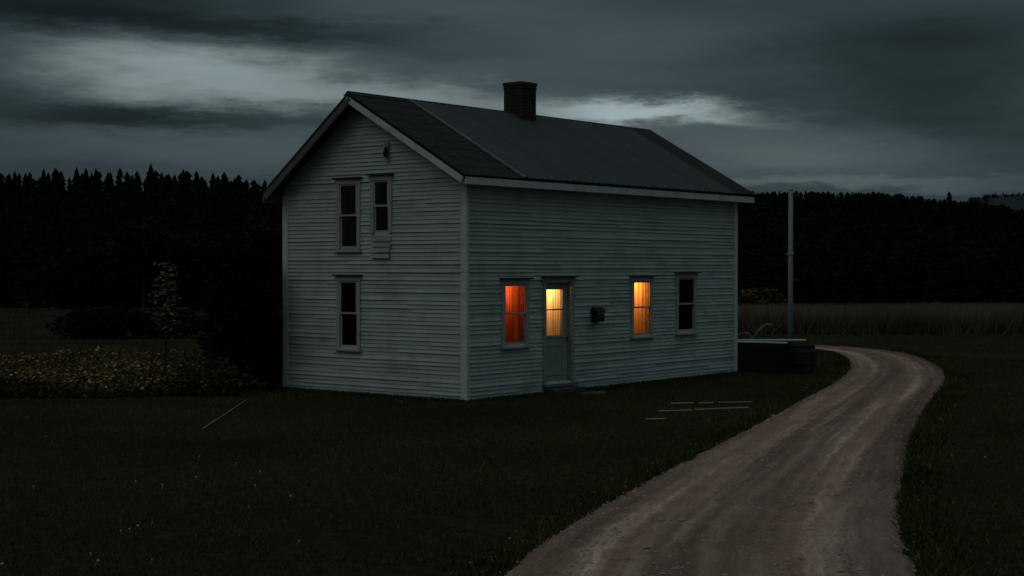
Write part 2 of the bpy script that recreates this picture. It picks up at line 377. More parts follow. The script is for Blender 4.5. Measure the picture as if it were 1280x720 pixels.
# openings: (x0, x1, z0, z1) of the glazed or framed hole in each wall's own coordinates
FRONT = {'red': (1.05, 1.69, .97, 2.08), 'door': (2.32, 3.13, .20, 2.12), 'orange': (5.30, 5.94, 1.00, 2.11), 'dark': (7.02, 7.68, 1.02, 2.17)}
GABLE = {'upper': (2.68, 3.13, 2.76, 3.98), 'upper_near': (1.87, 2.24, 3.05, 4.02), 'lower': (2.68, 3.13, .88, 2.14)}

LIP = .024; EXP = .074
def clapboards(mb, to3, x0, x1, zb, ztop, xr, openings, seed):
    rnd = random.Random(seed); k = 0; z = zb
    def wob(x, q): return .006 * mnoise.noise(Vector((x * .55, q * .35, seed))) + .003 * mnoise.noise(Vector((x * 2.1, q * 1.3, seed + 9)))
    while z < ztop:
        z1 = z + EXP; lip = LIP + rnd.uniform(-.007, .005); off = rnd.uniform(-.002, .002)
        xa, xb = xr((z)); xa1, xb1 = xr(min(z1, ztop))
        if xb - xa > .02:
            # cut lines: butt joints and opening edges
            cuts = {xa, xb}
            for o in openings:
                if o[2] < z1 and o[3] > z: cuts |= {min(max(o[0], xa), xb), min(max(o[1], xa), xb)}
            j = xa + rnd.uniform(.8, 3.5)
            joints = []
            while j < xb - .4: joints.append(j); cuts |= {j}; j += rnd.uniform(2.0, 4.2)
            n = max(1, int((xb - xa) / .45)); cuts |= {xa + (xb - xa) * i / n for i in range(n + 1)}
            cl = sorted(cuts)
            lo_j = 0
            for a, b in zip(cl[:-1], cl[1:]):
                if b - a < 1e-4: continue
                mid = (a + b) / 2; spans = [(z, z1)]
                for o in openings:
                    if o[0] < mid < o[1]:
                        ns = []
                        for (p, q) in spans:
                            if o[3] <= p or o[2] >= q: ns.append((p, q)); continue
                            if p < o[2]: ns.append((p, o[2]))
                            if q > o[3]: ns.append((o[3], q))
                        spans = ns
                nj = sum(1 for q in joints if q < mid); lp = lip + ((nj * 37 + k * 13) % 5 - 2) * .0035
                ja = .0015 if a in joints else 0; jb = .0015 if b in joints else 0
                a_, b_ = a + ja, b - jb
                for (p, q) in spans:
                    if q - p < .004: continue
                    f0 = (p - z) / EXP; f1 = (q - z) / EXP
                    o0 = .004 + lp * (1 - f0) + off; o1 = .004 + lp * (1 - f1) + off
                    # gable ends shrink upwards
                    A0, B0, A1, B1 = a_, b_, a_, b_
                    if a == cl[0]: A0 = xa + (xa1 - xa) * f0; A1 = xa + (xa1 - xa) * f1
                    if b == cl[-1]: B0 = xb + (xb1 - xb) * f0; B1 = xb + (xb1 - xb) * f1
                    wa = wob(a, k * (1)) ; wb = wob(b, k); wa1 = wob(a, k + 1); wb1 = wob(b, k + 1)
                    e = .012 if f1 > .999 else 0
                    P = [to3(A0, p + wa, o0), to3(B0, p + wb, o0), to3(B1, q + wb1 + e, o1), to3(A1, q + wa1 + e, o1), to3(A0, p + wa, 0), to3(B0, p + wb, 0)]
                    mb.add(P, [(0, 1, 2, 3), (4, 5, 1, 0)])
        z = z1; k += 1

def sheath(mb, to3, poly_fn, x0, x1, zb, ztop, openings, th=.12):
    """inner wall in blocks round the openings"""
    xs_ = sorted({x0, x1} | {v for o in openings for v in o[:2]}); zs_ = sorted({zb, ztop} | {v for o in openings for v in o[2:]})
    for a, b in zip(xs_[:-1], xs_[1:]):
        for p, q in zip(zs_[:-1], zs_[1:]):
            mx_, mz = (a + b) / 2, (p + q) / 2
            if any(o[0] < mx_ < o[1] and o[2] < mz < o[3] for o in openings): continue
            P = [to3(a, p, 0), to3(b, p, 0), to3(b, q, 0), to3(a, q, 0)]; Q = [to3(a, p, -th), to3(b, p, -th), to3(b, q, -th), to3(a, q, -th)]
            mb.prism(Q, P)

tF = lambda x, z, o: (x, -o, z)          # front wall, outwards is -b
tG = lambda x, z, o: (-o, x, z)          # near gable, outwards is -a
tB = lambda x, z, o: (x, W + o, z)       # rear wall
tH = lambda x, z, o: (LEN + o, x, z)     # far gable
def gable_range(z):
    if z <= 3.86: return (0.0, W)
    lo = 0.0; hi = W
    zz = z + .10
    lo = EAVE_B + (zz - EAVE_Z) * (RIDGE_B - EAVE_B) / (RIDGE_Z - EAVE_Z)
    hi = REAR_B - (zz - REAR_Z) * (REAR_B - RIDGE_B) / (RIDGE_Z - REAR_Z)
    return (max(0, lo), min(W, hi))

def gable_block(to3, th=.12):
    mb = MB(); ops = []
    return mb
def wall(to3, kind, ops, seed, name='wall'):
    mb = MB()
    if kind == 'rear':
        clapboards(mb, to3, 0, LEN, .06, 3.84, lambda z: (0, LEN), ops, seed); sheath(mb, to3, None, 0, LEN, 0, 3.88, ops)
    elif kind == 'long':
        clapboards(mb, to3, 0, LEN, .015, 4.06, lambda z: (0, LEN), ops, seed); sheath(mb, to3, None, 0, LEN, 0, 4.06, ops)
    else:
        clapboards(mb, to3, 0, W, .015, 5.5, gable_range, ops, seed)
        lo = [o for o in ops]
        sheath(mb, to3, None, 0.13, W - .13, 0, 3.86, [(o[0], o[1], o[2], min(o[3], 3.86)) for o in lo])
        # upper triangle in slices
        zz = [3.86, 3.98, 4.02, 4.3, 4.6, 4.9, 5.2, 5.54]
        for p, q in zip(zz[:-1], zz[1:]):
            a0, b0 = gable_range(p); a1, b1 = gable_range(q)
            hs = [o for o in lo if o[2] < (p + q) / 2 < o[3]]
            edges = [(a0, a1)] + [(v, v) for o in sorted(hs) for v in o[:2]] + [(b0, b1)]
            for (s0, s1), (e0, e1) in list(zip(edges[:-1], edges[1:]))[::2]:
                mb.prism([to3(s0, p, -.12), to3(e0, p, -.12), to3(e1, q, -.12), to3(s1, q, -.12)], [to3(s0, p, 0), to3(e0, p, 0), to3(e1, q, 0), to3(s1, q, 0)])
    return mb.build(name, M['siding'], house)
wall(tF, 'long', list(FRONT.values()), 3)
wall(tG, 'gable', list(GABLE.values()), 5)
wall(tB, 'rear', [], 8)
wall(tH, 'gable', [], 12)

# corner boards
def corner(a, b, sa, sb, ztop=3.98):
    m = MB(); w = .115; t = .034
    # board on the front/rear face and board on the gable face, butted
    ys_ = (b - t if sb < 0 else b, b if sb < 0 else b + t)
    wf = .04 if sb < 0 and sa < 0 else w
    m.box(min(a, a - sa * wf), max(a, a - sa * wf), *ys_, .02, ztop)
    xs2 = (a - t if sa < 0 else a, a if sa < 0 else a + t)
    m.box(*xs2, min(b + sb * t, b - sb * w), max(b + sb * t, b - sb * w), .02, ztop)
    return m.build('corner_board', M['trim'], house, bevel=.004)
corner(0, 0, -1, -1); corner(0, W, -1, 1, 3.8); corner(LEN, 0, 1, -1); corner(LEN, W, 1, 1, 3.8)
fd = MB(); fd.box(.02, LEN - .02, .02, .2, -.2, .055); fd.box(.02, .2, .2, W - .02, -.2, .055); fd.box(LEN - .2, LEN - .02, .2, W - .02, -.2, .055); fd.box(.2, LEN - .2, W - .2, W - .02, -.2, .055)
fd.build('foundation', M['stone'], house)

# windows
def window(to3, o, lit=None, sash='pale', cap=True, name='window', sill=True, label=None, depth=.0):
    x0, x1, z0, z1 = o; cw = .085; pr = .045
    def bx(mb, a, b, c, d, o0, o1):
        P = [to3(a, c, o0), to3(b, c, o0), to3(b, d, o0), to3(a, d, o0)]; Q = [to3(a, c, o1), to3(b, c, o1), to3(b, d, o1), to3(a, d, o1)]
        mb.prism(P, Q)
    f = MB()
    bx(f, x0 - cw, x0, z0 - .02, z1, -.02, pr); bx(f, x1, x1 + cw, z0 - .02, z1, -.02, pr)          # side casings
    bx(f, x0 - cw - .012, x1 + cw + .012, z1, z1 + .095, -.02, pr + .008)                             # head casing
    bx(f, x0, x0 + .012, z0, z1, -.11, -.0205); bx(f, x1 - .012, x1, z0, z1, -.11, -.0205); bx(f, x0 + .012, x1 - .012, z1 - .012, z1, -.11, -.0205)
    fr = f.build(name, M['frame'], house, bevel=.003)
    if label: fr['label'] = label
    if cap:
        c = MB(); bx(c, x0 - cw - .05, x1 + cw + .05, z1 + .097, z1 + .125, -.01, pr + .065); c.build('drip_cap', M['lid'], fr)
    if sill:
        s = MB(); P0 = [to3(x0 - cw - .03, z0 - .075, -.02), to3(x0 - cw - .03, z0 - .075, .085), to3(x0 - cw - .03, z0 - .035, .085), to3(x0 - cw - .03, z0 - .021, -.02)]
        P1 = [to3(x1 + cw + .03, z0 - .075, -.02), to3(x1 + cw + .03, z0 - .075, .085), to3(x1 + cw + .03, z0 - .035, .085), to3(x1 + cw + .03, z0 - .021, -.02)]
        s.prism(P0, P1); s.build('sill', M['frame'], fr, bevel=.004)
    zm = z0 + (z1 - z0) * .515; s = MB(); a, b = x0 - .006, x1 + .006; sw = .036
    for (c, d, q) in ((zm - .018, z1 + .006, .034), (z0 - .01, zm + .018, .008)):
        bx(s, a, a + sw, c, d, q - .025, q); bx(s, b - sw, b, c, d, q - .025, q)
        bx(s, a + sw, b - sw, d - sw, d, q - .024, q - .001); bx(s, a + sw, b - sw, c, c + (sw if q > .02 else .05), q - .024, q - .001)
    s.build('sash', M['frame'], fr)
    p = MB()
    for (c, d, q) in ((zm, z1 - .01, .021), (z0 + .01, zm, -.005)):
        p.add([to3(a + .01, c, q), to3(b - .01, c, q), to3(b - .01, d, q), to3(a + .01, d, q)], [(0, 1, 2, 3) if to3 is tF else (3, 2, 1, 0)])
    p.build('pane', M['glass'], fr)
    return fr

def curtain(to3, x0, x1, z0, z1, off, m, parent, folds=7, amp=.02, split=None, tilt=0, seed=0):
    mb = MB(); n = 60; rows = 12
    for j in range(rows + 1):
        z = z0 + (z1 - z0) * j / rows
        for i in range(n + 1):
            t = i / n; x = x0 + (x1 - x0) * t
            w = amp * (math.sin(t * folds * 6.28 + .6 * math.sin(t * 9 + seed)) + .5 * mnoise.noise(Vector((t * 14, j * .12, seed))))
            mb.v.append(to3(x, z, off + w * (1.1 - .35 * j / rows)))
    mb.f = [(j * (n + 1) + i, j * (n + 1) + i + 1, (j + 1) * (n + 1) + i + 1, (j + 1) * (n + 1) + i) for j in range(rows) for i in range(n)]
    return mb.build('curtain', m, parent, smooth=True)

wr = window(tF, FRONT['red'], label='window glowing red behind a dull red curtain')
wo = window(tF, FRONT['orange'], label='window glowing orange behind a pleated curtain')
wd = window(tF, FRONT['dark'], label='unlit window nearest the far corner')
window(tG, GABLE['upper']); window(tG, GABLE['upper_near'], sill=False, cap=True); window(tG, GABLE['lower'])
CM = dict(red=curtainmat('red_curtain', (.48, .055, .02), (.66, .105, .032), 4), orange=curtainmat('orange_curtain', (.62, .17, .035), (.80, .29, .07), 16),
          cream=curtainmat('cream_curtain', (.72, .32, .10), (.88, .50, .20), 14))
curtain(tF, 1.0, 1.42, .95, 2.10, -.135, CM['red'], wr, 2.6, .006, seed=1)
curtain(tF, 1.38, 1.76, .95, 2.10, -.165, CM['red'], wr, 2.2, .007, seed=4)
curtain(tF, 5.24, 6.02, .97, 2.13, -.14, CM['orange'], wo, 6, .012, seed=2)

# patched boards under the narrow gable window
pb = MB()
for i, (z, t) in enumerate(((2.93, .01), (2.82, .03), (2.72, -.02), (2.61, .015))):
    Mx = Matrix.Translation((-.035, 2.05, z)) @ Matrix.Rotation(t, 4, 'X')
    pb.box(-.02 - .008 * i, .02, -.25 + .01 * i, .24, -.04, .035, Mx)
pb.build('patch_board', M['siding'], house)
# service bracket high on the gable
br = MB(); br.box(-.06, -.02, 1.84, 1.93, 4.36, 4.72); br.box(-.11, -.06, 1.87, 1.90, 4.62, 4.65)
brk = br.build('service_bracket', M['oldtrim'], house, bevel=.004)
ins = MB(); ins.lathe([(.018, 4.45), (.04, 4.47), (.03, 4.5), (.042, 4.53), (.03, 4.57), (.02, 4.62)], -.10, 1.885, 12); ins.build('insulator', M['mailbox'], brk, smooth=True)

# door
x0, x1, z0, z1 = FRONT['door']
f = MB()
f.box(x0 - .10, x0, -.045, .10, .12, z1); f.box(x1, x1 + .10, -.045, .10, .12, z1); f.box(x0 - .115, x1 + .115, -.055, .10, z1, z1 + .085)
f.build('door_frame', M['oldtrim'], house, bevel=.004)
c = MB(); c.box(x0 - .15, x1 + .15, -.115, .01, z1 + .087, z1 + .118); c.build('drip_cap', M['lid'], house)
c = MB(); c.box(x0 - .1, x1 + .1, -.12, .10, .11, .165); c.build('threshold', M['bareboard'], house, bevel=.006)
gx0, gx1, gz0, gz1 = x0 + .085, x1 - .165, 1.09, 1.97
d = MB(); by0, by1 = .055, .095
xd0, xd1, zd0, zd1 = x0 + .006, x1 - .006, .175, z1 - .006
d.box(xd0, gx0, by0, by1, zd0, zd1); d.box(gx1, xd1, by0, by1, zd0, zd1); d.box(gx0, gx1, by0, by1, gz1, zd1); d.box(gx0, gx1, by0, by1, zd0, gz0)
d.box(gx0 - .02, gx1 + .02, by0 - .014, by0 - .001, gz0 - .045, gz0 - .005)   # rail moulding under the glass
d.box(gx0 + .05, gx1 - .05, by0 - .012, by0 - .001, .32, .36); d.box(gx0 + .05, gx1 - .05, by0 - .012, by0 - .001, .88, .92)
d.box(gx0 + .01, gx0 + .05, by0 - .012, by0 - .001, .32, .92); d.box(gx1 - .05, gx1 - .01, by0 - .012, by0 - .001, .32, .92)
door = d.build('door', M['oldtrim'], house, bevel=.003); door['label'] = 'grey panelled door with a glowing upper light'
s = MB(); zm = gz0 + (gz1 - gz0) * .56; s.box(gx0, gx1, by0 + .005, by0 + .025, zm - .012, zm + .012); s.build('glazing_bar', M['darkwood'], door)
p = MB(); p.add([(gx0, by0 + .028, gz0), (gx1, by0 + .028, gz0), (gx1, by0 + .028, gz1), (gx0, by0 + .028, gz1)], [(0, 1, 2, 3)]); p.build('pane', M['glass'], door)
kb = MB(); kb.tube([(x1 - .07, .055, 1.02), (x1 - .07, .02, 1.02), (x1 - .07, -.005, 1.02)], [.012, .012, .026], 12); kb.build('handle', M['mailbox'], door, smooth=True)
curtain(tF, gx0 - .05, gx1 + .05, gz0 - .1, gz1 + .05, -.14, CM['cream'], door, 8, .010, seed=6)

# rooms behind the lit windows: plaster boxes, each with its own lamp
def room(a0, a1, z1r=2.5, depth=1.6):
    m = MB(); y0, y1 = .122, depth
    m.box(a0 - .04, a0, y0, y1, .02, z1r); m.box(a1, a1 + .04, y0, y1, .02, z1r); m.box(a0 - .04, a1 + .04, y1, y1 + .04, .02, z1r)
    m.box(a0 - .04, a1 + .04, y0, y1 + .04, z1r, z1r + .04); m.box(a0, a1, y0, y1, .02, .06)
    m.build('interior_partition', M['inner'], house)
def lamp(a, b, z, watts, col, rad=.05):
    l = bpy.data.lights.new('room_lamp', 'POINT'); l.energy = watts; l.color = col; l.shadow_soft_size = rad
    o = bpy.data.objects.new('room_lamp', l); C.objects.link(o); o.parent = house; o.location = (a, b, z)
room(.5, 2.15); room(2.2, 3.6); room(4.7, 6.5)
lamp(1.24, .42, 2.06, 16.0, (1, .74, .42)); lamp(2.62, .44, 1.98, 30, (1, .80, .54)); lamp(5.58, .44, 2.08, 36, (1, .74, .45))

# door slab
ds = MB(); ds.box(x0 - .10, x1 + .16, -.34, -.125, -.05, .085, Matrix.Rotation(R(1), 4, 'Z')); ds.build('door_step', M['slab'], house, bevel=.015)

# roof: two slopes with an overhang; the street slope carries a lighter metal cover with darker ends
OR = .38
fs_dir = Vector((0, RIDGE_B - EAVE_B, RIDGE_Z - EAVE_Z)).normalized(); fn = Vector((0, -fs_dir.z, fs_dir.y))
rs_dir = Vector((0, REAR_B - RIDGE_B, REAR_Z - RIDGE_Z)).normalized(); rn = Vector((0, -rs_dir.z, rs_dir.y))
def slab(mb, a0, a1, P0, P1, n, t0, t1):
    q = []
    for a in (a0, a1):
        A = Vector((a, 0, 0)); q.append([A + P0 + n * t0, A + P1 + n * t0, A + P1 + n * t1, A + P0 + n * t1])
    mb.prism(q[0], q[1])
E0 = Vector((0, EAVE_B, EAVE_Z)); RG = Vector((0, RIDGE_B, RIDGE_Z)); RE = Vector((0, REAR_B, REAR_Z))
rf = MB()
slab(rf, -OR, LEN + OR, E0 - fs_dir * .03, RG, fn, -.055, 0); slab(rf, -OR, LEN + OR, RG + Vector((0, .001, 0)), RE, rn, -.055, 0)
# courses of old felt: thin overlapping strips on the street slope
SL = (RG - E0).length
for i in range(9):
    s0 = SL * i / 9 - .03; s1 = SL * (i + 1) / 9 + .02
    q = []
    for a in (-OR - .012, LEN + OR + .012):
        A = Vector((a, 0, 0)); q.append([A + E0 + fs_dir * s0 + fn * .001, A + E0 + fs_dir * s1 + fn * .001, A + E0 + fs_dir * s1 + fn * .003, A + E0 + fs_dir * s0 + fn * .008])
    rf.prism(q[0], q[1])
roof = rf.build('roof', M['roofdark'], house)
# metal cover sheets with a shallow corrugation
a0, a1 = 1.35, 8.95; ms = MB(); nA = int((a1 - a0) / .026); nS = 14
for i in range(nA + 1):
    a = a0 + (a1 - a0) * i / nA; 
    for j in range(nS + 1):
        s = SL * j / nS * .992 - .035 * (1 - j / nS)
        rib = .019 * max(0, math.cos((a - a0) * 2 * math.pi / .21)) ** 3
        lapx = .006 * ((j % 5) / 5.0)
        sk = .0 + (.33 * 0)
        p = E0 + fs_dir * s + fn * (.024 + rib - lapx * .4 + .004 * mnoise.noise(Vector((a * 1.3, s * 1.3, 2))))
        ms.v.append((a + .0, p.y, p.z))
ms.f = [(i * (nS + 1) + j, (i + 1) * (nS + 1) + j, (i + 1) * (nS + 1) + j + 1, i * (nS + 1) + j + 1) for i in range(nA) for j in range(nS)]
sh = ms.build('roof_sheet', M['roofsheet'], roof); sh['label'] = 'lighter corrugated metal cover on the middle of the roof'
fl = MB()
slab(fl, 1.27, 1.34, E0 - fs_dir * .03, RG - fs_dir * .02, fn, .015, .045)
fl.build('flashing', M['bareboard'], roof)
rr = MB(); slab(rr, 8.97, LEN + OR + .02, E0 - fs_dir * .03, RG - fs_dir * .01, fn, .016, .026); rr.build('rusted_sheet', M['rustroof'], roof)
cap = MB(); cap.prism([(-OR - .01, RIDGE_B - .11, RIDGE_Z - .045), (-OR - .01, RIDGE_B, RIDGE_Z + .035), (-OR - .01, RIDGE_B + .11, RIDGE_Z - .06)],
                      [(LEN + OR + .01, RIDGE_B - .11, RIDGE_Z - .045), (LEN + OR + .01, RIDGE_B, RIDGE_Z + .035), (LEN + OR + .01, RIDGE_B + .11, RIDGE_Z - .06)])
cap.build('ridge_cap', M['roofdark'], roof)
# fascia and rake boards, soffit
fa = MB(); fa.box(-OR + .03, LEN + OR - .03, EAVE_B - .012, EAVE_B + .022, EAVE_Z - .178, EAVE_Z - .048); fa.build('fascia', M['trim'], house, bevel=.004)
so = MB(); so.box(-OR + .03, LEN + OR - .03, EAVE_B + .024, -.03, EAVE_Z - .165, EAVE_Z - .15); so.build('soffit', M['siding'], house)
for a in (-OR, LEN + OR - .03):
    rk = MB(); slab(rk, a, a + .03, E0, RG, fn, -.175, -.057); rk.build('rake_board', M['trim'], house, bevel=.003)
    rk = MB(); slab(rk, a, a + .03, RG + rs_dir * .02, RE, rn, -.175, -.057); rk.build('rake_board', M['darkrake'], house, bevel=.003)  # rear-slope rakes get a darker board colour than the street-slope ones
rb = MB(); rb.box(-OR + .03, LEN + OR - .03, REAR_B - .03, REAR_B, REAR_Z - .19, REAR_Z - .06); rb.build('fascia', M['bareboard'], house)
# chimney: stout round stack with a slightly flared lip
cm = MB(); ccx, ccy = 4.72, RIDGE_B - .10; hs_ = .245
for (z0_, z1_, e_) in ((5.0, 6.16, 0), (6.162, 6.235, .008), (6.237, 6.31, .018)):
    cm.box(ccx - hs_ - e_, ccx + hs_ + e_, ccy - hs_ - e_, ccy + hs_ + e_, z0_, z1_)
cm.box(ccx - .13, ccx + .13, ccy - .13, ccy + .13, 6.312, 6.33)
prof = [(.335, 5.0), (.335, 6.17), (.345, 6.19), (.350, 6.25), (.360, 6.28), (.362, 6.34), (.29, 6.345), (.28, 6.1)]
chim = cm.build('chimney', M['chimney'], roof, bevel=.006)


# wall mailbox
mbx = empty('wall_mailbox', to_world(3.93, -.04, 1.32), HA)
tag(mbx, 'small black mailbox fixed to the clapboard wall right of the door', 'mailbox')
b_ = MB(); b_.box(-.155, .155, -.15, 0, 0, .19); b_.build('body', M['mailbox'], mbx, bevel=.012)
b_ = MB(); b_.prism([(-.17, .0, .20), (-.17, -.17, .20), (-.17, -.165, .25), (-.17, -.09, .31), (-.17, .0, .325)], [(.17, .0, .20), (.17, -.17, .20), (.17, -.165, .25), (.17, -.09, .31), (.17, .0, .325)])
b_.build('lid', M['mailbox'], mbx, bevel=.008)
b_ = MB(); b_.box(-.14, .15, -.155, -.151, .175, .193); b_.build('slot_plate', M['pole'], mbx); mbx.scale = (.86, .9, .9)

# flat stone before the step
st = MB(); pts = [(math.cos(t) * .33 * (1 + .12 * math.sin(3 * t)), math.sin(t) * .2) for t in np.linspace(0, 2 * math.pi, 14, endpoint=False)]
st.prism([(x, y, -.03) for x, y in pts], [(x * .96, y * .96, .035) for x, y in pts])
sto = st.build('stepping_stone', M['slab'], bevel=.008); sto.location = to_world(2.75, -.85, 0); sto.rotation_euler = (0, 0, HA)
tag(sto, 'flat worn stone lying in the grass before the front door', 'stone')

# ------------------------------------------------------------------ yard things behind the house
crate = empty('plank_bin', (5.85, 35.6, 0), R(3))
tag(crate, 'long low dark plank bin with a pale board top behind the house corner', 'bin')
m = MB()
for i in range(4):
    m.box(-.85, .72, -.42, -.39, .04 + i * .155, .18 + i * .155); m.box(-.85, .72, .39, .42, .04 + i * .155, .18 + i * .155)
m.box(.69, .72, -.39, .39, .04, .645); m.box(-.85, -.82, -.39, .39, .04, .645)
m.build('side', M['darkwood'], crate, bevel=.004)
m = MB(); m.box(-.98, 1.02, .12, .36, .68, .715); m.build('top_board', M['trim'], crate, bevel=.005)
m = MB(); m.box(-1.0, .46, -.40, -.12, .0, .03, Matrix.Translation((0, 0, .655)) @ Matrix.Rotation(R(1.6), 4, 'Y')); m.build('top_board', M['trim'], crate, bevel=.005)
m = MB()
for sx in (-.8, .64):
    for sy in (-.385, .335): m = MB(); m.box(sx, sx + .05, sy, sy + .05, -.02, .655); m.build('post', M['darkwood'], crate)
bar = empty('barrel', (6.62, 34.95, 0))
tag(bar, 'dark upright barrel at the right end of the plank bin', 'barrel')
m = MB(); m.lathe([(.24, 0), (.255, .02), (.30, .18), (.325, .34), (.30, .50), (.255, .65), (.24, .67), (.225, .67), (.22, .63)], 0, 0, 28); m.build('body', M['barrel'], bar, smooth=True)
m = MB()
for z, r_ in ((.06, .268), (.20, .306), (.45, .309), (.59, .275)): m.lathe([(r_, z), (r_ + .009, z + .004), (r_ + .009, z + .036), (r_, z + .04)], 0, 0, 28)
m.build('hoop', M['barrel'], bar, smooth=True)
m = MB(); m.tube([(-.15, .1, .0), (.12, .06, .07), (.30, 0, .15)], [.012, .016, .012]); m.tube([(.30, 0, .15), (.42, .02, .16), (.5, 0, .12)], [.014, .02, .016]); m.tube([(.62, .0, .10), (.70, .02, .22), (.82, 0, .32)], [.014, .022, .02])
m.tube([(.82, 0, .32), (.92, .02, .36), (1.02, 0, .35)], [.02, .022, .014]); m.tube([(.5, 0, .12), (.56, .02, .05), (.62, 0, .10)], [.012, .01, .014])
br_ = m.build('bare_branch', M['palebark'], smooth=True); br_.location = (5.05, 35.8, .71)
tag(br_, 'thin crooked pale branch resting on top of the plank bin', 'branch')

pole = empty('metal_pole', (7.62, 42.0, 0))
tag(pole, 'tall slim pale grey metal pole beside the bend of the driveway', 'pole')
m = MB(); m.tube([(0, 0, -.1), (0, 0, 2.0), (0, 0, 4.5)], [.072, .067, .060], 20); m.build('shaft', M['pole'], pole, smooth=True)
m = MB(); m.lathe([(.060, 4.5), (.068, 4.51), (.068, 4.53), (.03, 4.56)], 0, 0, 20); m.build('cap', M['pole'], pole, smooth=True)
m = MB(); m.lathe([(.07, 2.72), (.088, 2.73), (.088, 2.80), (.07, 2.81)], 0, 0, 20); m.box(-.12, -.086, -.02, .02, 2.74, 2.79); m.build('collar', M['pole'], pole)

# pale laths lying in the grass between house and driveway
laths = [((2.75, 26.55), (3.15, 26.62), 'short pale lath in the grass, upper left of the scattered laths'), ((3.25, 26.6), (3.5, 26.62), 'shortest pale lath in the grass, near the middle of the scattered laths'),
         ((2.42, 25.15), (2.98, 25.3), 'pale lath in the grass, in line with the longest lath on its left'), ((3.02, 25.38), (3.95, 25.65), 'longest pale lath in the grass, next to the driveway edge'),
         ((2.08, 23.8), (2.38, 23.86), 'pale lath lying nearest the camera, apart from the other laths'), ((3.6, 26.75), (4.2, 26.82), 'faint thin lath in the grass farthest to the right by the driveway')]
for (p, q, lab) in laths:
    p = Vector((*p, 0)); q = Vector((*q, 0)); L_ = (q - p).length; m = MB(); w_ = .024 if 'thin' not in lab else .013
    m.box(0, L_, -w_, w_, 0, .014, Matrix.Rotation(R(random.uniform(-.8, .8)), 4, 'Y'))
    o = m.build('lath', M['paleboard'], bevel=.003); o.location = (*p.xy, .038); o.rotation_euler = (0, 0, math.atan2(q.y - p.y, q.x - p.x)); tag(o, lab, 'lath', 'pale laths lying in the grass')
m = MB(); pts = [(-4.5 - .2 * t + .004 * math.sin(t * 5), 22.3 + 4.9 * t, .055) for t in np.linspace(0, 1, 26)]
m.tube(pts, .0065, 8); o = m.build('rope', M['paleboard'], smooth=True); tag(o, 'thin pale rope stretched over the lawn left of the house', 'rope')

# ------------------------------------------------------------------ plants
def leaves(n, cen, rad, size, seed, clump=2.2, shell=.35, flat=0.3, zmin=None, thresh=-.15, aspect=.55):
    """n leaf quads spread through an ellipsoid; noise gates them into clumps with gaps"""
    r_ = np.random.default_rng(seed); out = []; got = 0; rad = np.array(rad); cen = np.array(cen)
    while got < n:
        d = r_.normal(size=(n, 3)); d /= np.linalg.norm(d, axis=1)[:, None]
        rr_ = (shell + (1 - shell) * r_.random(n) ** .6)[:, None]
        lump = np.array([mnoise.noise(Vector(v * 1.6 + seed)) for v in d]); rr_ = rr_ * (1 + .28 * lump[:, None])
        p = d * rr_ * rad
        ok = np.array([mnoise.noise(Vector(v * clump + seed * 3.1)) > thresh for v in p + cen])
        if zmin is not None: ok &= (p[:, 2] + cen[2]) > zmin
        out.append((p + cen)[ok]); got += int(ok.sum())
    p = np.concatenate(out)[:n]; return quads(p, size, r_, flat, aspect)
def quads(p, size, r_, flat=.3, aspect=.55):
    n = len(p); a = r_.normal(size=(n, 3)); a[:, 2] *= flat; a /= np.linalg.norm(a, axis=1)[:, None]
    b = np.cross(a, r_.normal(size=(n, 3)) + np.array([0, 0, 1.5])); b /= np.linalg.norm(b, axis=1)[:, None]
    s_ = (size * r_.uniform(.6, 1.4, n))[:, None]; a = a * s_; b = b * s_ * aspect
    tip = r_.uniform(-.25, .25, n)[:, None] * b
    return np.stack([p - a, p + b - a * .1 + tip, p + a, p - b + a * .1 + tip], 1)

def make_bush(name, loc, rad, n, size, m, seed, label, cat='bush', stems=5, clump=2.2, thresh=-.15, group=None, shell=.3):
    root = empty(name, (*loc, float(hz(*loc)))); tag(root, label, cat, group)
    npmesh('foliage', leaves(n, (0, 0, rad[2] * .92), rad, size, seed, clump, shell, zmin=.0, thresh=thresh), 4, m, root)
    r_ = random.Random(seed); s = MB()
    for i in range(stems):
        t = r_.uniform(0, 6.28); k_ = r_.uniform(.3, .75)
        s.tube([(0, 0, -.05), (math.cos(t) * rad[0] * .3 * k_, math.sin(t) * rad[1] * .3 * k_, rad[2] * .7), (math.cos(t) * rad[0] * k_, math.sin(t) * rad[1] * k_, rad[2] * 1.5 * k_ + .2)], [.03, .02, .006], 6)
    s.build('stem', M['bark'], root); return root

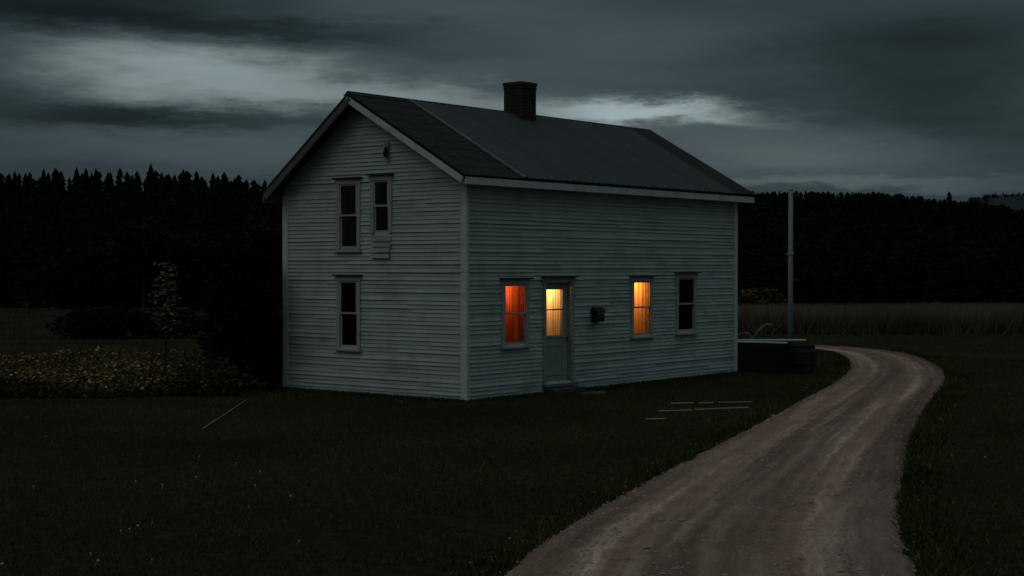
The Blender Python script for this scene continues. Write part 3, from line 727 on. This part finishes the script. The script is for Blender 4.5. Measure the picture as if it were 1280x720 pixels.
def make_sapling(name, loc, h, m, seed, label, nb=16, lpb=14, size=.05, spread=.42, base=.4, cat='tree', barkm='bark', group=None, tr=.028):
    root = empty(name, (*loc, float(hz(*loc)))); tag(root, label, cat, group); r_ = random.Random(seed)
    s = MB(); ax = [(0, 0, -.05)]; x = y = 0
    for i in range(1, 8): x += r_.uniform(-.02, .02) * h * .5; y += r_.uniform(-.02, .02) * h * .5; ax.append((x, y, h * i / 7))
    s.tube(ax, [tr * (1 - i / 8.5) for i in range(8)], 7); s.build('trunk', M[barkm], root)
    b = MB(); pts = []
    for i in range(nb):
        t = base + (1 - base) * (i + .5) / nb; k_ = t * 7; i0 = min(6, int(k_)); p = Vector(ax[i0]).lerp(Vector(ax[i0 + 1]), k_ - i0)
        an = i * 2.4 + r_.uniform(-.4, .4); ln_ = spread * (1.15 - t * .75) * r_.uniform(.6, 1.2)
        e = p + Vector((math.cos(an) * ln_, math.sin(an) * ln_, ln_ * r_.uniform(.15, .6))); md = p.lerp(e, .5) + Vector((0, 0, ln_ * .05))
        b.tube([p, md, e], [tr * .35, tr * .2, tr * .08], 5)
        for q in range(lpb):
            f_ = r_.uniform(.25, 1.08); c_ = p.lerp(e, f_); pts.append((c_.x + r_.gauss(0, .06 * spread * 2), c_.y + r_.gauss(0, .06 * spread * 2), c_.z + r_.gauss(0, .03 * spread * 2)))
    b.build('branches', M[barkm], root)
    npmesh('crown', quads(np.array(pts), size, np.random.default_rng(seed), .25), 4, m, root); return root

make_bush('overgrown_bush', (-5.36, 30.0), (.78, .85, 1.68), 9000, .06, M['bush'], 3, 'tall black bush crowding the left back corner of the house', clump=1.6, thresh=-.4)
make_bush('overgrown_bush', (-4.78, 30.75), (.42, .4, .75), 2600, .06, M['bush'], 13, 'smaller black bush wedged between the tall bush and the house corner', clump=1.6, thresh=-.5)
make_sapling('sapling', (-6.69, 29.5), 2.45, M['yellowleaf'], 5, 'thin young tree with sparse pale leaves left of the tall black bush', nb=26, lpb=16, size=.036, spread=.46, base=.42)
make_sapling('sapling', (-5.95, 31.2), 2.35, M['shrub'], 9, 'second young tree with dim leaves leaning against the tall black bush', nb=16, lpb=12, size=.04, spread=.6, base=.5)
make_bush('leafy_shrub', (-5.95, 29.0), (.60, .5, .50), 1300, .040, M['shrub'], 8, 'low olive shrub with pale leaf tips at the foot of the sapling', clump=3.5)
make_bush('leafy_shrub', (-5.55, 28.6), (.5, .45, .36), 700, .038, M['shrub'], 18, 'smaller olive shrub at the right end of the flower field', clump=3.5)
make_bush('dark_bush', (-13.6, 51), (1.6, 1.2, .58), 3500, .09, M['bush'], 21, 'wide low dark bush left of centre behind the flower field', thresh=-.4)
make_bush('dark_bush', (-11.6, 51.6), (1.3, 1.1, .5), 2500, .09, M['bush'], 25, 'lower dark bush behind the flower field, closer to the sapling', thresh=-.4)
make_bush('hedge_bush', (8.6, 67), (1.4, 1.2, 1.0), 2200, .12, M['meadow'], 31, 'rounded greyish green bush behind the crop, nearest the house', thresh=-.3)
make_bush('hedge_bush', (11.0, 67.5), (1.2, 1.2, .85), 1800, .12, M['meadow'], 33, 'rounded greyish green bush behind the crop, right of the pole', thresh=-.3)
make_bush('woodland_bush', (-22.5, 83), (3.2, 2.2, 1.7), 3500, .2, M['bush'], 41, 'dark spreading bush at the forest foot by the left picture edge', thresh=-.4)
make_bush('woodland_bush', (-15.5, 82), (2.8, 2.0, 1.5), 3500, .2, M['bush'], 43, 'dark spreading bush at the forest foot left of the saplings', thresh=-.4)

def make_broadleaf(loc, h, w, seed, label, n=2600, size=.16):
    root = empty('broadleaf_tree', (*loc, float(hz(*loc)))); tag(root, label, 'tree', 'broadleaf trees before the forest'); r_ = random.Random(seed)
    s = MB(); s.tube([(0, 0, -.1), (.05, 0, h * .35), (-.04, .05, h * .7), (0, 0, h * .93)], [.12, .09, .05, .015], 8)
    for i in range(9):
        t = i * 2.4; z = h * (.3 + .06 * i); s.tube([(0, 0, z), (math.cos(t) * w * .35, math.sin(t) * w * .35, z + h * .1), (math.cos(t) * w * .8, math.sin(t) * w * .8, z + h * .16)], [.045, .03, .008], 6)
    s.build('trunk', M['bark'], root)
    L_ = [leaves(n // 3, (0, 0, h * .62), (w, w, h * .36), size, seed, 1.3, .2, thresh=-.02)]
    for i in range(5):
        t = i * 2.4 + seed; L_.append(leaves(n // 8, (math.cos(t) * w * .6, math.sin(t) * w * .6, h * (.45 + .08 * i)), (w * .45, w * .45, h * .13), size, seed + i, 1.3, .2, thresh=-.1))
    npmesh('crown', np.concatenate(L_), 4, M['autumn'], root); return root
make_broadleaf((-19.2, 80), 5.3, 1.7, 51, 'dim brownish broadleaf tree before the forest, above the sapling')
make_broadleaf((-16.6, 81), 4.6, 1.5, 55, 'dim brownish broadleaf tree before the forest, right of the one above the sapling')
make_broadleaf((-12.6, 78), 5.0, 1.7, 58, 'dim brownish broadleaf tree before the forest, nearest the house')

# spruces
def spruce_arrays(seed, layers=22, branches=14, h=1.0, w=.19):
    r_ = random.Random(seed); T = []
    for i in range(layers):
        t = (i + .2) / layers; z = .06 + .92 * t; rad = w * (1 - t) ** .62 * r_.uniform(.78, 1.15) + .006
        for j in range(branches):
            an = j * 6.283 / branches + i * .7 + r_.uniform(-.25, .25); R_ = rad * r_.uniform(.35, 1.3); hw = .30 * rad * r_.uniform(.7, 1.3)
            c_, s_ = math.cos(an), math.sin(an); dz = -.30 * R_ + r_.uniform(-.02, .02)
            tip = (c_ * R_, s_ * R_, z + dz); top = (0, 0, z + .055)
            l_ = (c_ * R_ * .62 - s_ * hw, s_ * R_ * .62 + c_ * hw, z + dz * .75 - .012); q_ = (c_ * R_ * .62 + s_ * hw, s_ * R_ * .62 - c_ * hw, z + dz * .75 - .012)
            T += [top, l_, tip, top, tip, q_]
    T += [(0, .006, .95), (0, -.006, .95), (0, 0, 1.0), (.006, 0, .95), (-.006, 0, .95), (0, 0, 1.0)]
    return np.array(T, float)
SP = [spruce_arrays(1, w=.20), spruce_arrays(2, w=.17), spruce_arrays(3, layers=19, w=.25), spruce_arrays(4, layers=18, w=.22), spruce_arrays(6, layers=18, w=.30)]
protos = []
for i, A in enumerate(SP):
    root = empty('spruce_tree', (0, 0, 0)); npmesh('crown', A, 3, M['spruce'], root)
    t = MB(); t.tube([(0, 0, -.03), (0, 0, .5), (0, 0, .95)], [.018, .011, .002], 6); t.build('trunk', M['bark'], root); protos.append(root)
used = set(); rt = random.Random(99)
def put_spruce(x, y, h, label, group):
    i = rt.randrange(len(protos)); o = protos[i]
    if i in used: o = copy_tree(o)
    used.add(i); o.location = (x, y, float(hz(x, y)) - .05); o.rotation_euler = (R(rt.uniform(-2, 2)), R(rt.uniform(-2, 2)), rt.uniform(0, 6.28)); k_ = (rt.choice((.8, 1.0, 1.3, 1.7)) * 1.45 if x > 0 else rt.choice((.65, .8, .95, 1.2))) * rt.uniform(.85, 1.15) * h; o.scale = (k_ * .9, k_ * rt.uniform(.75, 1.05), h)
    tag(o, label, 'tree', group)
def skyh(px, d, ytab):      # height above ground zero at distance d so the top meets the skyline seen in the photo
    return CAMZ + (334 - np.interp(px, [a for a, _ in ytab], [b for _, b in ytab])) / 1919 * d
SKL = [(-200, 219), (0, 217), (60, 212), (180, 212), (240, 214), (300, 219), (345, 224), (900, 240)]
SKR = [(300, 225), (860, 242), (930, 239), (1000, 239), (1080, 240), (1130, 243), (1160, 248), (1230, 253), (1280, 261), (1500, 270)]
LL = ('dark spruce packed into the forest to the left of the house', 'spruces of the left forest'); LR = ('dark spruce packed onto the wooded hill to the right of the house', 'spruces of the right hill')
px = -28
while px < 350:                                                   # left skyline
    d = rt.uniform(160, 178); x = (px - 640) / 1919 * d; H_ = float(skyh(px, d, SKL)) - float(hz(x, d)) + rt.choice([-.8, -.6, -.3, -.2, 0, .2, .8]) * rt.uniform(.3, 1) + .7 * mnoise.noise(Vector((px * .03, 0, 0))); put_spruce(x, d, H_, *LL); px += rt.uniform(3.5, 7)
for i in range(48):                                               # its slope down to the meadow
    px = rt.uniform(-40, 370); d = 86 + 75 * rt.random(); x = (px - 640) / 1919 * d
    H_ = min(float(skyh(px, d, SKL)) - float(hz(x, d)) - rt.uniform(.3, 2.5), 4.5 + (d - 84) * .09 + rt.uniform(-1, 1.5)); put_spruce(x, d, H_, *LL)
px = 905
while px < 1300:                                                  # right skyline
    d = rt.uniform(275, 300); x = (px - 640) / 1919 * d; H_ = float(skyh(px, d, SKR)) - float(hz(x, d)) + rt.uniform(-.35, .15) + .15 + .4 * mnoise.noise(Vector((px * .05, 3, 0))); put_spruce(x, d, max(3.2, H_), *LR); px += rt.uniform(2.4, 4)
put_spruce((1186 - 640) / 1919 * 285, 285, float(skyh(1186, 285, SKR)) - float(hz(81, 285)) + 2.2, 'lone spruce standing taller than its neighbours on the right skyline', 'spruces of the right hill'); bpy.context.view_layer.update()
ls = [o for o in bpy.data.objects if str(o.get('label', '')).startswith('lone spruce')][0]; ls.scale = (ls.scale[2] * 1.5, ls.scale[2] * 1.5, ls.scale[2] * .93)
px = 900
while px < 1300:                                                  # right forest edge behind the crop
    d = rt.uniform(68, 74); put_spruce((px - 640) / 1919 * d, d, rt.uniform(2.6, 4.4), *LR); px += rt.uniform(13, 24)
for i in range(24):
    px = rt.uniform(890, 1310); d = 76 + 190 * rt.random(); x = (px - 640) / 1919 * d
    put_spruce(x, d, max(2.5, min(float(skyh(px, d, SKR)) - float(hz(x, d)) - rt.uniform(.6, 2.5), 3.6 + (d - 66) * .035 + rt.uniform(-.5, 1.5))), *LR)
# the mass of the wood: trees nobody could count
parts_ = []
def mass(n, pxr, dr, tab, h0, hk, low):
    for i in range(n):
        px = rt.uniform(*pxr); d = dr[0] + (dr[1] - dr[0]) * rt.random() ** .8; x = (px - 640) / 1919 * d; g_ = float(hz(x, d))
        H_ = max(2.0, min(float(skyh(px, d, tab)) - g_ - rt.uniform(.4, 3), h0 + (d - dr[0]) * hk + rt.uniform(-1, 1)))
        A = low[i % len(low)]; an = rt.uniform(0, 6.28); k_ = H_ * rt.uniform(.95, 1.4)
        c_, s_ = math.cos(an), math.sin(an)
        parts_.append(np.stack([(A[:, 0] * c_ - A[:, 1] * s_) * k_ + x, (A[:, 0] * s_ + A[:, 1] * c_) * k_ + d, A[:, 2] * H_ + g_ - .05], 1))
LOW = [spruce_arrays(60 + i, layers=11, branches=9, w=.26) for i in range(4)]
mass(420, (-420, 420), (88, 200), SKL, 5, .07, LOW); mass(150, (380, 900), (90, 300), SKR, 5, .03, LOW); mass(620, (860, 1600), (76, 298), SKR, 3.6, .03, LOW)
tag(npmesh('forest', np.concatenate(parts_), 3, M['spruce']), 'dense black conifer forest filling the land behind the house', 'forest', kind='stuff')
parts_ = []
LINE = [spruce_arrays(80 + i, layers=6, branches=7, w=.7) for i in range(3)]
for i in range(700):
    x = rt.uniform(140, 420); y = rt.uniform(592, 612); A = LINE[i % 3]; H_ = rt.uniform(1.0, 2.0) * (1 + .3 * mnoise.noise(Vector((x * .03, 0, 0)))); g_ = far_h(x) * float(sstep(112, 195, x)) * .985
    parts_.append(A * np.array([H_, H_, H_]) + np.array([x, y, g_ - .3]))
tag(npmesh('distant_treeline', np.concatenate(parts_), 3, M['spruce']), 'thin dark line of trees along the crest of the pale far hill', 'treeline', kind='stuff')

# lawn blades: denser near the camera
def blades(n, fx, fy, hmin, hmax, wmul, seed, filt, lean=.5):
    r_ = np.random.default_rng(seed); x = fx(r_, n); y = fy(r_, n)
    if callable(fx) and False: pass
    ok = filt(x, y); x, y = x[ok], y[ok]; k_ = len(x)
    h = r_.uniform(hmin, hmax, k_) ; an = r_.random(k_) * 6.283; d = np.hypot(x, y)
    w = h * .10 * wmul * (1 + d / 22); z = hz(x, y) - .01
    lx, ly = r_.normal(0, lean, k_) * h, r_.normal(0, lean, k_) * h
    b0 = np.stack([x + np.cos(an) * w, y + np.sin(an) * w, z], 1); b1 = np.stack([x - np.cos(an) * w, y - np.sin(an) * w, z], 1); t = np.stack([x + lx, y + ly, z + h], 1)
    return np.stack([b0, b1, t], 1)
state = {}
def fy1(r_, n): 
    y = 8.5 + 44 * r_.random(n) ** 1.7; state['y'] = y; return y
def fx1(r_, n):
    return None
def scatter(n, y0, y1, powr, hmin, hmax, seed, filt, lean=.5, margin=1.0, pxr=(-700, 700), wmul=1.0):
    r_ = np.random.default_rng(seed); y = y0 + (y1 - y0) * r_.random(n) ** powr; x = y * (pxr[0] + (pxr[1] - pxr[0]) * r_.random(n)) / 1919
    return blades(n, lambda a, b: x, lambda a, b: y, hmin, hmax, wmul, seed + 1, filt, lean)
def thick(x, y):        # tufts: noise thins the turf in places
    v = np.sin(x * 2.1 + np.sin(y * 1.3) * 1.7) * np.sin(y * 1.9 + np.sin(x * 1.1) * 2) + np.sin(x * .53 + 2) * np.sin(y * .41); return v > -1.1
G = [scatter(400000, 8.5, 56, 1.55, .02, .052, 3, lambda x, y: ~on_road(x, y, .04) & ~in_house(x, y, -.02) & thick(x, y), .55),
     scatter(16000, 8.5, 50, 1.5, .045, .09, 7, lambda x, y: ~on_road(x, y, .02) & ~in_house(x, y, .0) & (np.sin(x * 1.7 + y) * np.sin(y * 1.3 - x * .6) > .45), .45)]
G.append(scatter(14000, 41, 82, 1.0, .08, .22, 23, lambda x, y: x < -8.5, .4, pxr=(-760, -280), wmul=.25))
# shaggy verge along both edges of the driveway
r_ = np.random.default_rng(77); k = 30000; yv = 9 + 35 * r_.random(k) ** 1.4; l, r = road_bounds(yv); side = r_.random(k) < .5
xv = np.where(side, l - np.abs(r_.normal(0, .16, k)) + .06, r + np.abs(r_.normal(0, .22, k)) - .05)
G.append(blades(k, lambda a, b: xv, lambda a, b: yv, .035, .10, 1.0, 78, lambda x, y: x == x, .5))
# longer uncut grass against the house walls
k = 9000; t = r_.random(k); o_ = -.04 - np.abs(r_.normal(0, .10, k)); fr_ = r_.random(k) < .6
a_ = np.where(fr_, t * LEN, o_); b_ = np.where(fr_, o_, t * W); ok = ~((a_ > 2.1) & (a_ < 3.4) & fr_)
wx, wy = HX + a_ * ch_ - b_ * sh_, HY + a_ * sh_ + b_ * ch_; wx, wy = wx[ok], wy[ok]
G.append(blades(len(wx), lambda a, b: wx, lambda a, b: wy, .02, .08, .8, 79, lambda x, y: x == x, .4))
tag(npmesh('grass', np.concatenate(G), 3, M['grass']), 'dark rough lawn grass around the house and driveway', 'grass', kind='stuff')

# dry crop on the right, between the lawn and the forest
def crop_filter(x, y): return (x > 4.5)
cr_ = [scatter(210000, 54.8, 66, 1.0, .25, 1.02, 15, crop_filter, .3, pxr=(100, 760), wmul=.08)]
tag(npmesh('crop', np.concatenate(cr_), 3, M['crop']), 'strip of dry brown standing crop between the lawn and the wooded hill', 'crop', kind='stuff')

# flower field on the left
r_ = np.random.default_rng(5); k = 30000; y = 28.0 + 11.5 * r_.random(k) ** 1.1; x = y * (-760 + 420 * r_.random(k)) / 1919
edge = -5.1 - (y - 28) * .16; ok = (x < edge) & (y > 28.2 + .5 * np.sin(x * .9))
x, y = x[ok], y[ok]; hn = .25 + .06 * np.sin(x * .8) * np.sin(y * .6) + .06 * np.sin(x * 2.3 + y); z = r_.random(len(x)) ** .7 * np.maximum(.12, hn)
tag(npmesh('field_plants', quads(np.stack([x, y, z], 1), .055, r_, .6), 4, M['meadow']), 'knee-high leafy plants filling the field left of the house', 'plants', kind='stuff')
k = 1700; y = 28.4 + 10.5 * r_.random(k) ** 1.1; x = y * (-700 + 350 * r_.random(k)) / 1919; edge = -5.3 - (y - 28) * .16
v = np.sin(x * 1.1 + 1) * np.sin(y * .55) + .5 * np.sin(x * 3.1) * np.sin(y * 2.3); ok = (x < edge) & (v > -.35); x, y = x[ok], y[ok]
hn = .27 + .06 * np.sin(x * .8) * np.sin(y * .6) + .06 * np.sin(x * 2.3 + y)
tag(npmesh('field_flowers', quads(np.stack([x, y, np.maximum(.12, hn) + r_.uniform(-.08, .05, len(x))], 1), .036, r_, .3, .6), 4, M['orange']), 'small orange and yellow blooms dotted through the field plants', 'flowers', kind='stuff')

# single pale clover heads on the lawn
def ground_pt(px, py):
    p = R(-.7746); X = (px - 640) / 1919; Z = (360 - py) / 1919; Y2 = math.cos(p) - Z * math.sin(p); Z2 = math.sin(p) + Z * math.cos(p); t = (.034 - CAMZ) / Z2; return X * t, Y2 * t
m = MB(); m.tube([(0, 0, -.06), (.003, 0, -.02), (0, 0, 0)], .002, 5); m.lathe([(.004, -.004), (.011, .002), (.013, .009), (.008, .017), (.002, .019)], 0, 0, 8)
fl0 = m.build('clover_flower', M['paleflower'])
spots = [(243, 573), (249, 571), (245, 597), (295, 579), (319, 607), (363, 621), (311, 634), (169, 602), (203, 607), (151, 664), (162, 662), (173, 658), (190, 655), (113, 693), (122, 702),
         (190, 700), (42, 609), (3, 706), (58, 546), (373, 677), (325, 590), (97, 506), (1190, 570), (1232, 572), (1176, 534), (1262, 492)]
for i, (a, b) in enumerate(spots):
    o = fl0 if i == 0 else fl0.copy()
    if i: C.objects.link(o)
    gxp, gyp = ground_pt(a, b); o.location = (gxp, gyp, .034); o.scale = (.62 + .22 * (i % 3),) * 3; o.rotation_euler = (.2 * (i % 4), .15 * (i % 5), i)
    tag(o, 'tiny pale clover flower standing in the dark lawn', 'flower', 'tiny pale flowers in the lawn')

# ------------------------------------------------------------------ sky and light
w = bpy.data.worlds.new('World'); scene.world = w; w.use_nodes = True; N = w.node_tree.nodes; L = w.node_tree.links
bg = N['Background']; bg.inputs['Strength'].default_value = .1
SUN_EL, SUN_AZ = 40, 235    # behind and to the left of the camera, diffused by cloud
tc = N.new('ShaderNodeTexCoord'); sep = N.new('ShaderNodeSeparateXYZ'); L.new(tc.outputs['Generated'], sep.inputs[0])
def mth(op, a, b=None, c=None, clamp=False):
    n = N.new('ShaderNodeMath'); n.operation = op; n.use_clamp = clamp
    for i, v in enumerate((a, b, c)):
        if v is None: continue
        if isinstance(v, (int, float)): n.inputs[i].default_value = v
        else: L.new(v, n.inputs[i])
    return n.outputs[0]
az = mth('ARCTAN2', sep.outputs[0], sep.outputs[1]); el = mth('ARCSINE', sep.outputs[2])
def comb(x, y, z=0.0):
    n = N.new('ShaderNodeCombineXYZ')
    for i, v in enumerate((x, y, z)):
        if isinstance(v, (int, float)): n.inputs[i].default_value = v
        else: L.new(v, n.inputs[i])
    return n.outputs[0]
def nz(vec, sc, det=6, rg=.55):
    n = N.new('ShaderNodeTexNoise'); n.inputs['Scale'].default_value = sc; n.inputs['Detail'].default_value = det; n.inputs['Roughness'].default_value = rg; L.new(vec, n.inputs[0]); return n.outputs[0]
base = comb(mth('MULTIPLY', az, 5.0), mth('MULTIPLY', el, 26.0), 0.0)
wv = comb(mth('MULTIPLY', az, 3.2), mth('MULTIPLY', el, 11.0), 4.0)
d1 = mth('MULTIPLY_ADD', nz(wv, 1.6, 6, .68), .22, -.11); d2 = mth('MULTIPLY_ADD', nz(base, 1.3, 6, .70), .044, -.022)
A_ = mth('ADD', az, d1); E_ = mth('ADD', el, d2)
def blob(px, py, rx, ry, amp, rot=0.0):
    a0, e0 = (px - 640) / 1919, (334 - py) / 1919
    da = mth('SUBTRACT', A_, a0); de = mth('SUBTRACT', E_, e0)
    if rot: de = mth('MULTIPLY_ADD', da, math.tan(rot), de)
    qa = mth('POWER', mth('ABSOLUTE', mth('DIVIDE', da, rx / 1919)), 2.2); qe = mth('POWER', mth('ABSOLUTE', mth('DIVIDE', de, ry / 1919)), 3.0)
    g_ = mth('EXPONENT', mth('MULTIPLY', mth('ADD', qa, qe), -1.0)); return mth('MULTIPLY', g_, amp)
# luminance of the overcast (before the 0.1 strength): layered stratus
lum = mth('MULTIPLY_ADD', nz(comb(mth('MULTIPLY', az, 2.4), mth('MULTIPLY', el, 17.0), 1.0), 1.2, 7, .6), .50, .19)
for bl in [(268, 102, 195, 34, 1.7, .05), (450, 118, 190, 22, .75, .12), (210, 92, 90, 20, .35, 0), (600, 135, 170, 22, .50, .09), (520, 15, 220, 22, .16, 0), (690, 80, 260, 60, .24, 0),
           (812, 144, 118, 12.5, 3.0, .03), (700, 150, 90, 20, .6, 0), (920, 180, 200, 32, .36, 0), (1000, 232, 260, 8, .45, .0), (250, 190, 300, 28, .26, 0), (1000, 205, 220, 28, .2, 0),
           (60, 25, 330, 34, -.30, 0), (400, 42, 190, 14, -.16, 0), (230, 146, 210, 16, -.34, .0), (520, 60, 160, 16, -.1, .05), (1150, 90, 200, 60, -.20, 0), (1230, 180, 130, 60, -.12, 0), (20, 170, 120, 50, -.12, 0), (60, 215, 160, 20, -.10, 0)]:
    lum = mth('ADD', lum, blob(*bl))
lum = mth('MAXIMUM', lum, .10)
# thinner cloud overhead and behind the viewer lets more light down than the band at the horizon
high = N.new('ShaderNodeMapRange'); high.interpolation_type = 'SMOOTHSTEP'; high.inputs['From Min'].default_value = .22; high.inputs['From Max'].default_value = 1.4; L.new(el, high.inputs['Value'])
HI = N.new('ShaderNodeValue'); HI.outputs[0].default_value = 2.5
lum = mth('ADD', lum, mth('MULTIPLY', high.outputs[0], HI.outputs[0]))
tint = N.new('ShaderNodeMix'); tint.data_type = 'RGBA'; L.new(mth('MULTIPLY', lum, .8, clamp=True), tint.inputs[0])
tint.inputs[6].default_value = (.58, 1.0, 1.17, 1); tint.inputs[7].default_value = (.82, 1.03, 1.08, 1)
sc_ = N.new('ShaderNodeVectorMath'); sc_.operation = 'SCALE'; L.new(tint.outputs[2], sc_.inputs[0]); L.new(lum, sc_.inputs['Scale'])
sky = N.new('ShaderNodeTexSky'); sky.sky_type = 'NISHITA'; sky.sun_disc = False; sky.sun_elevation = R(SUN_EL); sky.sun_rotation = R(SUN_AZ); sky.dust_density = 4
sm = N.new('ShaderNodeVectorMath'); sm.operation = 'SCALE'; sm.inputs['Scale'].default_value = .012; L.new(sky.outputs[0], sm.inputs[0])
ad = N.new('ShaderNodeVectorMath'); ad.operation = 'ADD'; L.new(sc_.outputs[0], ad.inputs[0]); L.new(sm.outputs[0], ad.inputs[1])
L.new(ad.outputs[0], bg.inputs[0])
sl = bpy.data.lights.new('sun', 'SUN'); sl.energy = .10; sl.angle = R(35); sl.color = (1, .95, .88)
so_ = bpy.data.objects.new('sun', sl); C.objects.link(so_)
dv = Vector((math.sin(R(SUN_AZ)) * math.cos(R(SUN_EL)), math.cos(R(SUN_AZ)) * math.cos(R(SUN_EL)), math.sin(R(SUN_EL))))
so_.rotation_euler = dv.to_track_quat('Z', 'Y').to_euler()

scene.view_settings.view_transform = 'Standard'; scene.view_settings.look = 'None'; scene.view_settings.gamma = 1; scene.view_settings.exposure = 0
scene.view_settings.use_curve_mapping = False
scene.cycles.use_denoising = True
for o in list(bpy.data.objects):
    if o.name.startswith('spruce_tree') and 'label' not in o: tag(o, LL[0], 'tree', LL[1])
